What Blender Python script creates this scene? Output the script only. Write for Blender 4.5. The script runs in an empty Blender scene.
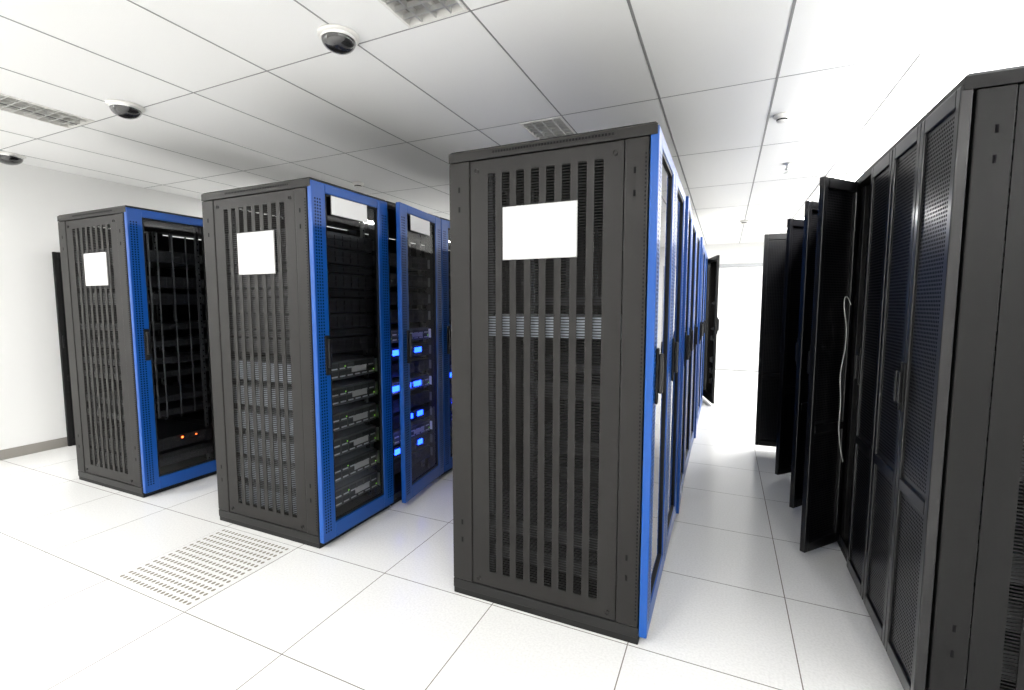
import bpy, bmesh, math, random
from mathutils import Vector, Matrix
random.seed(7)
S=bpy.context.scene
COL=S.collection
S.view_settings.view_transform='Standard'
S.view_settings.look='None'
S.view_settings.exposure=-0.06

# ------------------------------------------------------------------ materials
def pmat(name,col,rough=.5,metal=0.,emit=None,estr=0.,noise=0.,nscale=60.,bump=0.,coat=0.,spec=.5):
    m=bpy.data.materials.new(name); m.use_nodes=True
    nt=m.node_tree; b=nt.nodes['Principled BSDF']
    b.inputs['Base Color'].default_value=(*col,1)
    b.inputs['Roughness'].default_value=rough
    b.inputs['Metallic'].default_value=metal
    b.inputs['Specular IOR Level'].default_value=spec
    b.inputs['Coat Weight'].default_value=coat
    b.inputs['Coat Roughness'].default_value=.12
    if emit:
        b.inputs['Emission Color'].default_value=(*emit,1)
        b.inputs['Emission Strength'].default_value=estr
    if noise>0 or bump>0:
        tc=nt.nodes.new('ShaderNodeTexCoord')
        n=nt.nodes.new('ShaderNodeTexNoise'); n.inputs['Scale'].default_value=nscale; n.inputs['Detail'].default_value=4
        nt.links.new(tc.outputs['Object'],n.inputs['Vector'])
        if noise>0:
            mr=nt.nodes.new('ShaderNodeMapRange')
            mr.inputs['To Min'].default_value=1-noise; mr.inputs['To Max'].default_value=1+noise
            nt.links.new(n.outputs['Fac'],mr.inputs['Value'])
            mx=nt.nodes.new('ShaderNodeVectorMath'); mx.operation='SCALE'
            mx.inputs[0].default_value=col
            nt.links.new(mr.outputs['Result'],mx.inputs['Scale'])
            nt.links.new(mx.outputs['Vector'],b.inputs['Base Color'])
        if bump>0:
            bp=nt.nodes.new('ShaderNodeBump'); bp.inputs['Strength'].default_value=bump; bp.inputs['Distance'].default_value=.002
            nt.links.new(n.outputs['Fac'],bp.inputs['Height']); nt.links.new(bp.outputs['Normal'],b.inputs['Normal'])
    return m

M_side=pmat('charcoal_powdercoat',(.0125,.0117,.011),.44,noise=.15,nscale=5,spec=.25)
M_bar=pmat('slot_louvre_black',(.0065,.0062,.006),.55,noise=.1,nscale=5,spec=.15)
M_post=pmat('black_steel',(.008,.0078,.0078),.40,noise=.12,nscale=6,spec=.3)
M_sideD=pmat('black_powdercoat_shaded',(.0045,.0045,.0045),.42,noise=.15,nscale=5,spec=.22)  # black right-hand row, colour darkened further for the weaker light there
M_black=pmat('black_gloss_steel',(.004,.004,.005),.28,coat=.14,noise=.1,nscale=8,spec=.4)
M_blk2=pmat('black_matt',(.006,.006,.006),.6,noise=.1,spec=.3)
M_blue=pmat('blue_enamel',(.002,.062,.29),.36,noise=.08,nscale=5,coat=.05,spec=.4)
M_hole=pmat('perforation_dark',(.002,.002,.003),.8,noise=.1,spec=.1)
M_bluehole=pmat('perforation_navy',(.001,.006,.025),.7,noise=.1,spec=.1)
M_paper=pmat('white_paper',(.80,.80,.80),.6,noise=.01)
M_edge=pmat('paper_sleeve',(.40,.40,.40),.4,noise=.02)
M_frm=pmat('door_frame_grey',(.42,.43,.45),.4,noise=.02)
M_srv=pmat('server_steel',(.36,.40,.45),.35,metal=.2,noise=.08)
M_rail=pmat('rail_steel',(.11,.115,.12),.4,noise=.08)
M_srvt=pmat('server_lid',(.42,.44,.47),.4,noise=.06)
M_srvd=pmat('server_dark',(.035,.036,.04),.38,noise=.1)
M_bez=pmat('server_bezel',(.17,.175,.185),.35,noise=.1)
M_bay=pmat('drive_bay',(.09,.095,.10),.35,noise=.1)
M_sil=pmat('silver_trim',(.85,.87,.9),.3,metal=.1,noise=.05)
M_ledb=pmat('led_blue',(.01,.04,.9),.4,emit=(.01,.05,1.),estr=13,noise=.01)
M_ledg=pmat('led_green',(.3,.8,.1),.4,emit=(.45,1.,.1),estr=1.5,noise=.01)
M_ledr=pmat('led_red',(.8,.1,.02),.4,emit=(1.,.12,.02),estr=8,noise=.01)
M_wall=pmat('wall_paint',(.85,.85,.84),.7,noise=.012,nscale=2,bump=.05)
M_base=pmat('baseboard_vinyl',(.28,.265,.24),.5,noise=.06,nscale=4)
M_tbar=pmat('ceiling_tbar',(.26,.26,.26),.5,noise=.05)
M_cable=pmat('cable_white',(.6,.6,.58),.5,noise=.03)
M_alu=pmat('louver_aluminium',(.7,.7,.68),.3,metal=.7,noise=.05)
M_lampback=pmat('fixture_back',(.42,.41,.38),.4,noise=.05)
M_diff=pmat('lit_diffuser',(.9,.9,.9),.5,emit=(1,1,1),estr=6,noise=.01)
M_white=pmat('white_plastic',(.78,.77,.74),.4,noise=.02)
M_dome=pmat('smoked_dome',(.012,.012,.013),.06,coat=1.,noise=.05)
M_door=pmat('door_white',(.80,.81,.82),.35,noise=.02,nscale=3)
M_vent=pmat('vent_hole',(.20,.18,.14),.6,noise=.1)
M_ceil=pmat('ceiling_tile',(.90,.90,.89),.8,noise=.04,nscale=220,bump=.25)

M_glass=bpy.data.materials.new('tinted_glass'); M_glass.use_nodes=True
nt=M_glass.node_tree; nt.nodes.clear()
o=nt.nodes.new('ShaderNodeOutputMaterial'); mx=nt.nodes.new('ShaderNodeMixShader')
tr=nt.nodes.new('ShaderNodeBsdfTransparent'); tr.inputs[0].default_value=(.92,.94,.96,1)
gl=nt.nodes.new('ShaderNodeBsdfGlossy'); gl.inputs['Roughness'].default_value=.02; gl.inputs[0].default_value=(.9,.9,.9,1)
fr=nt.nodes.new('ShaderNodeFresnel'); fr.inputs[0].default_value=1.45
nt.links.new(fr.outputs[0],mx.inputs[0]); nt.links.new(tr.outputs[0],mx.inputs[1]); nt.links.new(gl.outputs[0],mx.inputs[2]); nt.links.new(mx.outputs[0],o.inputs[0])

TP=.583; FX0=.286; FY0=1.727
M_floor=bpy.data.materials.new('raised_floor_tile'); M_floor.use_nodes=True
nt=M_floor.node_tree; b=nt.nodes['Principled BSDF']; N=nt.nodes; L=nt.links
geo=N.new('ShaderNodeNewGeometry'); sep=N.new('ShaderNodeSeparateXYZ'); L.new(geo.outputs['Position'],sep.inputs[0])
def mth(op,a,bv=None,c=None):
    n=N.new('ShaderNodeMath'); n.operation=op
    for i,v in enumerate((a,bv,c)):
        if v is None: continue
        if isinstance(v,(int,float)): n.inputs[i].default_value=v
        else: L.new(v,n.inputs[i])
    return n.outputs[0]
def seam(comp,off):
    f=mth('FRACT',mth('DIVIDE',mth('ADD',comp,50*TP-off),TP))
    d=mth('MINIMUM',f,mth('SUBTRACT',1.,f))
    return mth('LESS_THAN',d,.0036)
sm=mth('MAXIMUM',seam(sep.outputs[0],FX0),seam(sep.outputs[1],FY0))
no=N.new('ShaderNodeTexNoise'); no.inputs['Scale'].default_value=110; no.inputs['Detail'].default_value=5; L.new(geo.outputs['Position'],no.inputs['Vector'])
rp=N.new('ShaderNodeValToRGB'); rp.color_ramp.elements[0].color=(.72,.72,.71,1); rp.color_ramp.elements[1].color=(.80,.80,.79,1)
rp.color_ramp.elements[0].position=.3; rp.color_ramp.elements[1].position=.6
L.new(no.outputs['Fac'],rp.inputs[0])
mc=N.new('ShaderNodeMix'); mc.data_type='RGBA'; L.new(sm,mc.inputs[0]); L.new(rp.outputs[0],mc.inputs[6]); mc.inputs[7].default_value=(.20,.19,.17,1)
L.new(mc.outputs[2],b.inputs['Base Color']); b.inputs['Roughness'].default_value=.2

# ------------------------------------------------------------------ mesh helpers
class MB:
    def __init__(s): s.v=[]; s.f=[]; s.m=[]; s.mats=[]
    def mi(s,mat):
        if mat not in s.mats: s.mats.append(mat)
        return s.mats.index(mat)
    def quad(s,pts,mat):
        n=len(s.v); s.v+=[tuple(p) for p in pts]; s.f.append(tuple(range(n,n+len(pts)))); s.m.append(s.mi(mat))
    def box(s,x0,x1,y0,y1,z0,z1,mat,bev=0.,mtx=None):
        if bev>0:
            bm=bmesh.new(); bmesh.ops.create_cube(bm,size=1)
            for v in bm.verts: v.co=Vector(((x0+x1)/2+v.co.x*(x1-x0),(y0+y1)/2+v.co.y*(y1-y0),(z0+z1)/2+v.co.z*(z1-z0)))
            bmesh.ops.bevel(bm,geom=bm.edges[:],offset=bev,segments=2,affect='EDGES',profile=.5)
            n=len(s.v); bm.verts.index_update()
            s.v+=[tuple((mtx@v.co) if mtx else v.co) for v in bm.verts]
            for f in bm.faces: s.f.append(tuple(n+v.index for v in f.verts)); s.m.append(s.mi(mat))
            bm.free(); return
        n=len(s.v)
        P=[(x0,y0,z0),(x1,y0,z0),(x1,y1,z0),(x0,y1,z0),(x0,y0,z1),(x1,y0,z1),(x1,y1,z1),(x0,y1,z1)]
        if mtx: P=[tuple(mtx@Vector(p)) for p in P]
        s.v+=P
        for f in ((0,3,2,1),(4,5,6,7),(0,1,5,4),(1,2,6,5),(2,3,7,6),(3,0,4,7)):
            s.f.append(tuple(n+i for i in f)); s.m.append(s.mi(mat))
    def lathe(s,prof,seg,mat,mtx=None):
        n=len(s.v)
        for r,z in prof:
            for i in range(seg):
                a=2*math.pi*i/seg; p=Vector((r*math.cos(a),r*math.sin(a),z)); s.v.append(tuple(mtx@p if mtx else p))
        for j in range(len(prof)-1):
            for i in range(seg):
                k=(i+1)%seg
                s.f.append((n+j*seg+i,n+j*seg+k,n+(j+1)*seg+k,n+(j+1)*seg+i)); s.m.append(s.mi(mat))
    def mesh(s,name,smooth=False):
        me=bpy.data.meshes.new(name); me.from_pydata(s.v,[],s.f)
        for m in s.mats: me.materials.append(m)
        me.polygons.foreach_set('material_index',s.m)
        if smooth: me.polygons.foreach_set('use_smooth',[True]*len(s.f))
        me.update(); return me
def obj(name,me,loc=(0,0,0),rot=(0,0,0),parent=None,scale=(1,1,1)):
    ob=bpy.data.objects.new(name,me); ob.location=loc; ob.rotation_euler=rot; ob.scale=scale
    COL.objects.link(ob)
    if parent: ob.parent=parent
    return ob
def empty(name,loc=(0,0,0),rot=(0,0,0)):
    ob=bpy.data.objects.new(name,None); ob.location=loc; ob.rotation_euler=rot; ob.empty_display_size=.1; COL.objects.link(ob); return ob

# ------------------------------------------------------------------ room
WX0,WX1,WY0,WY1,CZ=-5.5,2.5,-3.0,10.3,2.5
b=MB(); b.box(WX0-.1,WX1+.1,WY0-.1,WY1+.1,-.1,0,M_floor); obj('floor',b.mesh('floor'))
for nm,a in (('wall_left',(WX0-.1,WX0,WY0-.1,WY1+.1)),('wall_right',(WX1,WX1+.1,WY0-.1,WY1+.1)),('wall_back',(WX0,WX1,WY0-.1,WY0)),('wall_far',(WX0,WX1,WY1,WY1+.1))):
    b=MB(); b.box(*a,0,CZ+.15,M_wall); obj(nm,b.mesh(nm))
for nm,a in (('baseboard_left',(WX0,WX0+.012,WY0,WY1)),('baseboard_right',(WX1-.012,WX1,WY0,WY1)),('baseboard_back',(WX0+.012,WX1-.012,WY0,WY0+.012))):
    b=MB(); b.box(*a,0,.085,M_base,.003); obj(nm,b.mesh(nm))
b=MB(); e_=WY1-.003
b.box(-.32,-.26,WY1-.05,e_,0,2.1,M_frm,.004); b.box(.66,.72,WY1-.05,e_,0,2.1,M_frm,.004); b.box(-.26,.66,WY1-.05,e_,2.04,2.1,M_frm,.004)
b.box(-.255,.197,WY1-.04,WY1-.006,.01,2.035,M_door,.004); b.box(.203,.655,WY1-.04,WY1-.006,.01,2.035,M_door,.004)
b.box(.15,.17,WY1-.08,WY1-.04,.95,1.2,M_sil,.004)
obj('door_1',b.mesh('door_1'))

GX=.6; GX0=-.393; GY=1.17; GY0=1.78
dimfix=[(-1.29,-.999,.62,1.77),(-1.29,-.999,2.96,4.11),(-4.11,-3.80,.62,1.77)]
litfix=[(.81,1.11,2.96,4.11),(.81,1.11,5.30,6.45),(.81,1.11,7.64,8.79),(.81,1.11,-1.72,-.57),(-1.29,-.999,-1.72,-.57),(-4.11,-3.80,-1.72,-.57),(-2.6,-2.3,-1.72,-.57),(-1.29,-.999,7.64,8.79),(-2.79,-2.49,5.30,6.45),(-5.0,-4.7,4.13,5.28),(-5.0,-4.7,-.55,.6)]
xs=sorted({WX0,WX1}|{f[i] for f in dimfix+litfix for i in (0,1)}|{GX0+GX*k for k in range(-8,5) if WX0<GX0+GX*k<WX1})
ys=sorted({WY0,WY1}|{f[i] for f in dimfix+litfix for i in (2,3)})
b=MB()
for i in range(len(xs)-1):
    for j in range(len(ys)-1):
        cx=(xs[i]+xs[i+1])/2; cy=(ys[j]+ys[j+1])/2
        if any(f[0]<cx<f[1] and f[2]<cy<f[3] for f in dimfix+litfix): continue
        b.quad([(xs[i],ys[j],CZ),(xs[i],ys[j+1],CZ),(xs[i+1],ys[j+1],CZ),(xs[i+1],ys[j],CZ)],M_ceil)
for k in range(-8,5):
    x=GX0+GX*k
    if not WX0<x<WX1: continue
    w=.006 if k in(0,1) else .0038
    for j in range(-5,9):
        y0=max(WY0,GY0+GY*j); y1=min(WY1,GY0+GY*(j+1))
        if y1<=y0: continue
        b.box(x-w,x+w,y0,y1,CZ-.0015,CZ+.003,M_tbar)
for j in range(-4,9):
    y=GY0+GY*j
    if not WY0<y<WY1: continue
    for k in range(-9,5):
        x0=max(WX0,GX0+GX*k); x1=min(WX1,GX0+GX*(k+1))
        if x1<=x0: continue
        b.box(x0,x1,y-.003,y+.003,CZ-.0012,CZ+.003,M_tbar)
b.box(WX0,WX1,WY0,WY1,CZ+.13,CZ+.15,M_wall)
obj('ceiling',b.mesh('ceiling'))

for f in dimfix:
    b=MB(); x0,x1,y0,y1=f
    b.box(x0,x0+.012,y0,y1,CZ-.006,CZ+.1,M_white); b.box(x1-.012,x1,y0,y1,CZ-.006,CZ+.1,M_white)
    b.box(x0+.012,x1-.012,y0,y0+.012,CZ-.006,CZ+.1,M_white); b.box(x0+.012,x1-.012,y1-.012,y1,CZ-.006,CZ+.1,M_white)
    b.box(x0,x1,y0,y1,CZ+.045,CZ+.05,M_lampback)
    n=20
    for i in range(1,n):
        y=y0+(y1-y0)*i/n; b.box(x0+.012,x1-.012,y-.0035,y+.0035,CZ-.002,CZ+.018,M_alu)
    for i in range(1,4):
        x=x0+(x1-x0)*i/4; b.box(x-.0035,x+.0035,y0+.012,y1-.012,CZ-.003,CZ+.018,M_alu)
    for i in (0,1,2):
        x=x0+(x1-x0)*(i+.5)/3
        m=Matrix.Translation((x,(y0+y1)/2,CZ+.033))@Matrix.Rotation(math.pi/2,4,'X')
        b.lathe([(.001,-.54),(.011,-.54),(.011,.54),(.001,.54)],12,M_white,m)
    obj('ceiling_light_louver',b.mesh('ceiling_light_louver'))
for f in litfix:
    b=MB(); x0,x1,y0,y1=f
    b.box(x0,x0+.012,y0,y1,CZ-.006,CZ+.05,M_white); b.box(x1-.012,x1,y0,y1,CZ-.006,CZ+.05,M_white)
    b.box(x0+.012,x1-.012,y0,y0+.012,CZ-.006,CZ+.05,M_white); b.box(x0+.012,x1-.012,y1-.012,y1,CZ-.006,CZ+.05,M_white)
    b.box(x0+.012,x1-.012,y0+.012,y1-.012,CZ+.01,CZ+.02,M_diff)
    par=obj('ceiling_light_panel',b.mesh('ceiling_light_panel'))
    ld=bpy.data.lights.new('panel_lamp','AREA'); ld.shape='RECTANGLE'; ld.size=x1-x0-.03; ld.size_y=y1-y0-.03
    ld.energy=46; ld.color=(1,.99,.97)
    if y0<0: ld.energy=51
    if x0<-4 and y0<0: ld.energy=38
    if x0>.5 and y0>0: ld.energy=88
    lo=bpy.data.objects.new('panel_lamp',ld); lo.location=((x0+x1)/2,(y0+y1)/2,CZ+.005); COL.objects.link(lo); lo.parent=par

# ------------------------------------------------------------------ rack parts
D,W,H=.850,.586,1.935
PITCH=.59
def added_trough(x,y,z,en,bracket=0):  # uplight added to brighten the ceiling, body hidden from the camera
    b=MB()
    b.box(x-.08,x+.08,y-.26,y+.26,z,z+.015,M_alu,.002)
    b.box(x-.08,x-.07,y-.26,y+.26,z+.015,z+.06,M_alu); b.box(x+.07,x+.08,y-.26,y+.26,z+.015,z+.06,M_alu)
    b.box(x-.08,x+.08,y-.27,y-.26,z,z+.06,M_alu); b.box(x-.08,x+.08,y+.26,y+.27,z,z+.06,M_alu)
    if bracket: b.box(min(x,x+bracket),max(x,x+bracket),y-.02,y+.02,z-.02,z,M_alu)
    par=obj('added_uplight',b.mesh('added_uplight'))
    ld=bpy.data.lights.new('added_uplight_lamp','AREA'); ld.shape='RECTANGLE'; ld.size=.12; ld.size_y=.5; ld.energy=en
    lo=bpy.data.objects.new('added_uplight_lamp',ld); lo.location=(x,y,z+.045); lo.rotation_euler=(math.pi,0,0); COL.objects.link(lo); lo.parent=par
for k in range(5): added_trough(1.22,1.745+.295+k*PITCH,H+.001,13)
for y in (-1.5,.2): added_trough(WX1-.1,y,1.95,48,.095)  # wall uplights added out of view, only to brighten the ceiling
added_trough(WX0+.1,-1.6,1.95,48,-.095)

def mk_frame(MS=M_side,MP=M_post):
    b=MB()
    b.box(0,D-.032,0.004,W-.004,0.0,.028,M_blk2,.003)
    b.box(0,D-.032,0,W,.028,.070,MP,.003)
    z0,z1=H-.045,H; c=.010
    n=len(b.v)
    x0,x1,y0,y1=0,D-.006,0,W
    b.v+=[(x0,y0,z0),(x1,y0,z0),(x1,y1,z0),(x0,y1,z0),(x0,y0,z1-.010),(x1,y0,z1-.010),(x1,y1,z1-.010),(x0,y1,z1-.010),(x0+c,y0+c,z1),(x1-c,y0+c,z1),(x1-c,y1-c,z1),(x0+c,y1-c,z1)]
    for f in ((0,3,2,1),(0,1,5,4),(1,2,6,5),(2,3,7,6),(3,0,4,7),(4,5,9,8),(5,6,10,9),(6,7,11,10),(7,4,8,11),(8,9,10,11)):
        b.f.append(tuple(n+i for i in f)); b.m.append(b.mi(MS))
    b.box(.2,.70,-.0006,.001,H-.030,H-.017,MS)
    for i in range(40):
        x=.205+i*.0123
        b.box(x,x+.008,-.001,.001,H-.028,H-.019,M_hole)
    for (y0,y1) in ((0,.045),(W-.045,W)):
        b.box(0,.098,y0,y1,.072,H-.048,MS,.004)
        b.box(D-.118,D-.034,y0,y1,.072,H-.048,MS,.004)
    for yy in (-.0006,W-.0006):
        for zz in (H-.17,H-.25,.25,.33):
            b.box(.045,.053,yy,yy+.0012,zz,zz+.022,M_hole)
            b.box(D-.085,D-.077,yy,yy+.0012,zz,zz+.022,M_hole)
    for k in range(120):
        z=.1+k*.0145; b.box(D-.046,D-.040,-.0005,.0005,z,z+.007,M_hole)
    for x in (.16,D-.16):
        for y in (.05,W-.07):
            b.box(x,x+.02,y,y+.02,.08,H-.05,M_rail)
            for k in range(40):
                z=.1+k*.0445; b.box(x+.0198,x+.0206,y+.006,y+.014,z,z+.012,M_hole)
    return b.mesh('rack_frame')
def mk_side(MS=M_side):
    b=MB(); x0,x1=.101,D-.121; z0,z1=.075,H-.051; y0,y1=.004,.008
    nc=8; pitch=.063; cw=.034; first=(.198)
    sz0,sz1=.14,1.83
    cols=[(first+i*pitch-cw/2,first+i*pitch+cw/2) for i in range(nc)]
    b.box(x0,x1,y0,y1,z0,sz0,MS); b.box(x0,x1,y0,y1,sz1,z1,MS)
    e=[x0]+[c for cc in cols for c in cc]+[x1]
    for i in range(0,len(e),2): b.box(e[i],e[i+1],y0,y1,sz0,sz1,MS)
    p=.0108
    nb=int((sz1-sz0)/p)
    for a,c in cols:
        for k in range(nb+1):
            z=sz0+k*p; b.box(a,c,y0+.0015,y1,z,z+.0042,M_bar)
    for z in (.1,H-.09):
        for x in (x0+.03,x1-.03): b.lathe([(.0,-.003),(.009,-.003),(.009,.002)],12,M_black,Matrix.Translation((x,y0-.001,z))@Matrix.Rotation(math.pi/2,4,'X'))
    return b.mesh('side_panel')
def mk_blue_door(fm=M_blue,hm=M_bluehole,st=.088):
    b=MB(); w=W-.006; t=.03; z0,z1=.035,H-.014
    b.box(-t,0,-st,0,z0,z1,fm,.004); b.box(-t,0,-w,-w+st,z0,z1,fm,.004)
    b.box(-t,0,-w+st,-st,z1-.05,z1,fm,.004); b.box(-t,0,-w+st,-st,z0,z0+.085,fm,.004)
    g=.010
    b.box(-t+.004,-.006,-st-g,-st,z0+.085,z1-.05,M_blk2); b.box(-t+.004,-.006,-w+st,-w+st+g,z0+.085,z1-.05,M_blk2)
    b.box(-t+.004,-.006,-w+st,-st,z1-.06,z1-.05,M_blk2); b.box(-t+.004,-.006,-w+st,-st,z0+.085,z0+.095,M_blk2)
    if st>.06:
        for yc in (-w+.020,-w+.036,-w+.052,-.052,-.036,-.020):
            for k in range(110):
                z=z0+.05+k*.0160; b.quad([(.0006,yc-.004,z),(.0006,yc+.004,z),(.0006,yc+.004,z+.009),(.0006,yc-.004,z+.009)],hm)
    yc=-w+st-.022
    b.box(0,.010,yc-.016,yc+.016,.93,1.14,M_blk2,.004); b.box(.010,.026,yc-.009,yc+.009,.97,1.12,M_black,.005)
    return b.mesh('door_frame')
def mk_glass():
    b=MB(); w=W-.006; st=.088; z0,z1=.035,H-.014
    b.quad([(-.014,-w+st+.008,z0+.09),(-.014,-st-.008,z0+.09),(-.014,-st-.008,z1-.055),(-.014,-w+st+.008,z1-.055)],M_glass); return b.mesh('door_glass')
def mk_leaf(fm=M_black,w=.289,z1=None,nq=17):
    b=MB(); t=.028; st=.03; z0=.05; z1=z1 or H-.03
    b.box(-t,0,-st,0,z0,z1,fm,.004); b.box(-t,0,-w,-w+st,z0,z1,fm,.004)
    zb=[(z0,z0+.05),(.66,.70),(z1-.05,z1)]
    for a,c in zb: b.box(-t,0,-w+st,-st,a,c,fm,.003)
    for i in range(2):
        a=zb[i][1]; c=zb[i+1][0]
        b.box(-.012,-.009,-w+st,-st,a,c,fm)
        k=a+.02
        while k<c-.02:
            for q in range(nq):
                y=-w+st+.010+q*.0125
                b.quad([(-.0085,y,k),(-.0085,y+.007,k),(-.0085,y+.007,k+.007),(-.0085,y,k+.007)],M_hole)
                b.quad([(-.0125,y,k),(-.0125,y,k+.007),(-.0125,y+.007,k+.007),(-.0125,y+.007,k)],M_hole)
            k+=.0125
    b.box(0,.006,-w+.006,-w+.026,.93,1.10,M_blk2,.002); b.box(.006,.018,-w+.011,-w+.022,.96,1.07,M_black,.003)
    return b.mesh('mesh_door_leaf')
def server(b,z,h,kind,y0=.035,y1=W-.035,xf=D-.105):
    lit=kind!='dark'
    b.box(.12,xf,y0,y1,z,z+h-.002,M_srv if lit else M_srvd)
    b.box(.12,xf,y0,y1,z+h-.002,z+h,M_srvt if lit else M_srvd)
    b.box(xf,xf+.012,y0-.002,y1+.002,z,z+h,M_bez if lit else M_srvd,.002)
    n=8 if h>.06 else 4
    ww=(y1-y0-.04)/n
    rows=2 if h>.06 else 1
    for r in range(rows):
        for i in range(n):
            ya=y0+.02+i*ww; za=z+.008+r*(h-.016)/rows
            b.box(xf+.012,xf+.017,ya+.003,ya+ww-.003,za+.003,za+(h-.016)/rows-.004,M_bay if lit else M_srvd,.0015)
            if kind=='drive': b.box(xf+.017,xf+.019,ya+.008,ya+ww-.010,za+.006,za+.014,M_sil)
            if lit and (i*2+r)%7==0: b.box(xf+.017,xf+.0185,ya+ww-.013,ya+ww-.006,za+.018,za+.024,M_ledg)
    for y in (y0-.000,y1-.012): b.box(xf+.012,xf+.034,y,y+.012,z+.01,z+h-.01,M_sil if lit else M_rail,.003)
    if kind=='drive':
        b.box(xf+.017,xf+.021,y0+.30,y0+.42,z+h*.3,z+h*.62,M_paper)
def mk_contents(kind):
    b=MB()
    if kind=='a':
        server(b,1.17,.085,'plain'); server(b,.2,.06,'dark'); server(b,.32,.06,'dark')
    if kind=='b':
        for i in range(6): server(b,.14+i*.147,.105,'drive')
        z=1.03
        for h in (.085,.044,.085,.085,.044,.085,.044,.085,.085):
            server(b,z,h-.004,'dark'); z+=h+.004
    if kind=='blue':
        for i,z in enumerate((.16,.26,.36,.47,.58,.70,.82,.93,1.05,1.18,1.3,1.42,1.55)): server(b,z,.085,'drive' if i in (2,5,8) else 'dark')
        for z,ys,w_ in ((.28,(.12,.38),.05),(.49,(.26,.38),.06),(.71,(.10,.22,.34),.085),(.95,(.12,.36),.075)):
            for y in ys: b.box(D-.092,D-.080,y,y+w_,z+.015,z+.05,M_ledb,.002)
    if kind=='c':
        for z in (.16,.27): server(b,z,.085,'dark')
        for z in (.50,.60,.78,.88,1.0,1.12,1.3,1.42,1.6): server(b,z,.044 if z<1.2 else .08,'dark',xf=D-.16)
        b.box(D-.09,D-.083,.30,.312,.33,.342,M_ledr); b.box(D-.09,D-.083,.40,.408,.33,.338,M_ledr)
        rr=random.Random(3)
        for k in range(7):
            y=.08+rr.random()*.42; x=D-.14+rr.random()*.03
            m=Matrix.Translation((x,y,1.1)); b.lathe([(.005,-.6),(.005,.7)],8,M_rail,m)
    if kind=='misc':
        for z in (.2,.35,.5,.8,.95,1.3): server(b,z,.085 if z<.9 else .044,'dark')
    return b.mesh('servers_'+kind)
def mk_back():
    b=MB()
    b.box(.002,.012,.046,W-.046,.08,H-.055,M_black)
    for (y0,y1) in ((.05,W/2-.003),(W/2+.003,W-.05)):
        for (za,zc) in ((.1,.66),(.72,1.24),(1.29,H-.08)):
            k=za
            while k<zc:
                b.box(-.003,.002,y0+.02,y1-.02,k,k+.01,M_black); k+=.024
    return b.mesh('rear_mesh_panel')
me_frame,me_side,me_door,me_glass,me_leaf,me_back=mk_frame(),mk_side(),mk_blue_door(),mk_glass(),mk_leaf(),mk_back()
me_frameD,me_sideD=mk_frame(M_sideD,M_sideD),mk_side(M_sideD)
me_bdoor=mk_blue_door(M_blk2,M_hole,.04)
me_c={k:mk_contents(k) for k in('a','b','blue','c','misc')}
def label_mesh(x0,x1,z0,z1):
    b=MB(); b.box(x0,x1,-.0016,.0036,z0,z1,M_edge); b.box(x0+.004,x1-.004,-.0022,-.0016,z0+.004,z1-.004,M_paper); return b.mesh('paper_label')
def dlabel_mesh(y0,y1,z0,z1):
    b=MB(); b.box(.001,.003,y0,y1,z0,z1,M_edge); b.box(.003,.0036,y0+.003,y1-.003,z0+.003,z1-.003,M_paper); return b.mesh('door_label')

def blue_rack(xf,y0,content,near=False,far=False,ang=0.,label=None,dlabel=False,back=True,dm=None):
    e=empty('server_rack',(xf-D,y0,0))
    obj('frame',me_frame,parent=e)
    if near: obj('side_panel',me_side,parent=e)
    if far: obj('side_panel',me_side,(0,W,0),parent=e,scale=(1,-1,1))
    if back: obj('rear_panel',me_back,parent=e)
    obj('servers',me_c[content],parent=e)
    dr=obj('door',dm or me_door,(D,W-.003,0),(0,0,math.radians(ang)),parent=e)
    obj('glass',me_glass,parent=dr)
    if label: obj('paper_label',label_mesh(*label),parent=e)
    if dlabel: obj('door_label',dlabel_mesh(-W+.13,-W+.40,1.77,1.868),parent=dr)
    return e
Y0=1.76; YA=1.735
for i in range(9):
    ang={2:1.5,5:1.5,8:14}.get(i,0)
    blue_rack(-.228,YA+i*PITCH,'a' if i==0 else 'misc',near=(i==0),far=(i==8),ang=ang,label=(.25,.56,1.48,1.69) if i==0 else None,dm=me_bdoor if i==8 else None)
for i in range(7):
    blue_rack(-1.895,Y0+i*PITCH,'b' if i==0 else ('blue' if i in(1,2) else 'misc'),near=(i==0),far=(i==6),ang={1:8,3:4}.get(i,0),label=(.29,.575,1.465,1.69) if i==0 else None,dlabel=i in(0,1))
for i in range(5):
    blue_rack(-3.50,Y0+i*PITCH,'c',near=(i==0),far=(i==4),label=(.315,.59,1.43,1.65) if i==0 else None)
obj('spare_rack_door',mk_leaf(M_blk2,.58,1.82,41),(WX0+.045,2.74,-.05))

XR=.572
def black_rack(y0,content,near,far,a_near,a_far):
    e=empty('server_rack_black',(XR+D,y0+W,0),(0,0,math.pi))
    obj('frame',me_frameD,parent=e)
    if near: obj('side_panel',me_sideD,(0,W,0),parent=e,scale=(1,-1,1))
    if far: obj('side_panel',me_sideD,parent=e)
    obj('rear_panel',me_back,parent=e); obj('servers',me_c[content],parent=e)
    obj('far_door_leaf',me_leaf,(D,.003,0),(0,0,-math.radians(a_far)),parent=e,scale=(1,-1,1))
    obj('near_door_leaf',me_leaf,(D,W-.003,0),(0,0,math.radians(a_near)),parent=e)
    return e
YD=1.742
black_rack(YD,'misc',True,False,0,0)
black_rack(YD+PITCH,'misc',False,False,0,40)
black_rack(YD+2*PITCH,'misc',False,False,0,36)
black_rack(YD+3*PITCH,'misc',False,False,0,43)
black_rack(YD+4*PITCH,'misc',False,True,0,86)

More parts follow.
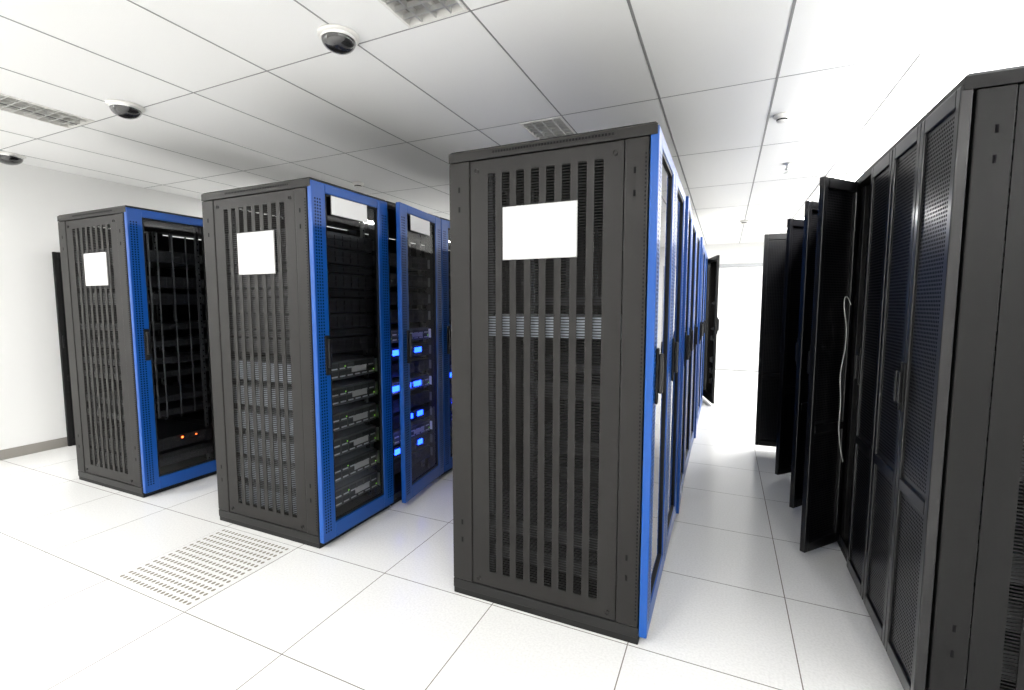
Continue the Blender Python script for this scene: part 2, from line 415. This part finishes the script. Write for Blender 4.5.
def cable(name,pts,r,mat):
    cu=bpy.data.curves.new(name,'CURVE'); cu.dimensions='3D'; cu.bevel_depth=r; cu.bevel_resolution=3
    sp=cu.splines.new('NURBS'); sp.points.add(len(pts)-1); sp.use_endpoint_u=True; sp.order_u=4
    for i,p in enumerate(pts): sp.points[i].co=(*p,1)
    cu.materials.append(mat); ob=bpy.data.objects.new(name,cu); COL.objects.link(ob); return ob
cable('network_cable',[(.575,2.86,1.30),(.548,2.85,1.37),(.525,2.79,1.30),(.560,2.83,1.20),(.558,2.84,1.05),(.525,2.78,.95),(.556,2.82,.8),(.535,2.80,.65),(.575,2.83,.5)],.0022,M_cable)

# ------------------------------------------------------------------ perforated floor tile
b=MB(); ty0=FY0-TP+.003; s=TP-.006
tx0=FX0-5*TP+.003
b.box(tx0,tx0+s,ty0,ty0+s,0,.0025,M_floor,.001)
nx,ny=20,15
for i in range(nx):
    for j in range(ny):
        cx=tx0+.02+(s-.04)*(i+.5)/nx; cy=ty0+.02+(s-.04)*(j+.5)/ny
        n=8; b.quad([(cx+.0085*math.cos(2*math.pi*k/n),cy+.011*math.sin(2*math.pi*k/n),.0029) for k in range(n)],M_vent)
obj('floor_vent_tile',b.mesh('floor_vent_tile'))

# ------------------------------------------------------------------ ceiling devices
def dome(x,y,r,z=CZ):
    b=MB(); m=Matrix.Translation((x,y,z-.0015))
    b.lathe([(0,0),(r*1.15,0),(r*1.15,-.006),(r*1.05,-.012),(r*.98,-.013)],32,M_white,m)
    b.lathe([(r*1.0,-.010),(r*.98,-.020),(r*.94,-.024)],32,M_alu,m)
    pr=[(r*.95*math.cos(t),-.020-r*.65*math.sin(t)) for t in [i*math.pi/2/10 for i in range(11)]]
    b.lathe(pr,32,M_dome,m)
    obj('dome_security_camera',b.mesh('dome',True))
dome(-1.618,1.69,.078); dome(-3.345,1.72,.082); dome(-5.28,1.86,.09)
def detector(x,y,r):
    b=MB(); b.lathe([(0,0),(r,0),(r,-.012),(r*.85,-.02),(r*.6,-.026),(r*.6,-.038),(r*.4,-.045),(0,-.047)],24,M_white,Matrix.Translation((x,y,CZ-.001)))
    b.lathe([(r*.62,-.027),(r*.62,-.036)],24,M_blk2,Matrix.Translation((x,y,CZ-.001)))
    obj('smoke_detector',b.mesh('smoke_detector',True))
detector(.285,3.52,.05); detector(-3.35,3.70,.055); detector(.2,7.6,.055)
b=MB(); m=Matrix.Translation((.44,4.71,CZ-.001))
b.lathe([(0,0),(.04,0),(.038,-.006),(.014,-.012),(.012,-.04),(.02,-.045),(.02,-.05),(.006,-.055),(.006,-.075),(.03,-.077),(.03,-.081),(0,-.082)],20,M_alu,m)
obj('sprinkler_head',b.mesh('sprinkler_head',True))

w=bpy.data.worlds.new('World'); S.world=w; w.use_nodes=True
w.node_tree.nodes['Background'].inputs[0].default_value=(.8,.85,.9,1); w.node_tree.nodes['Background'].inputs[1].default_value=.3
cd=bpy.data.cameras.new('camera'); cam=bpy.data.objects.new('camera',cd); COL.objects.link(cam)
cd.sensor_width=36; cd.lens=36*469/1024; cd.clip_start=.02
cam.location=(0,0,1.3); cam.rotation_euler=(math.radians(90-4.9),0,math.radians(24.4))
S.camera=cam
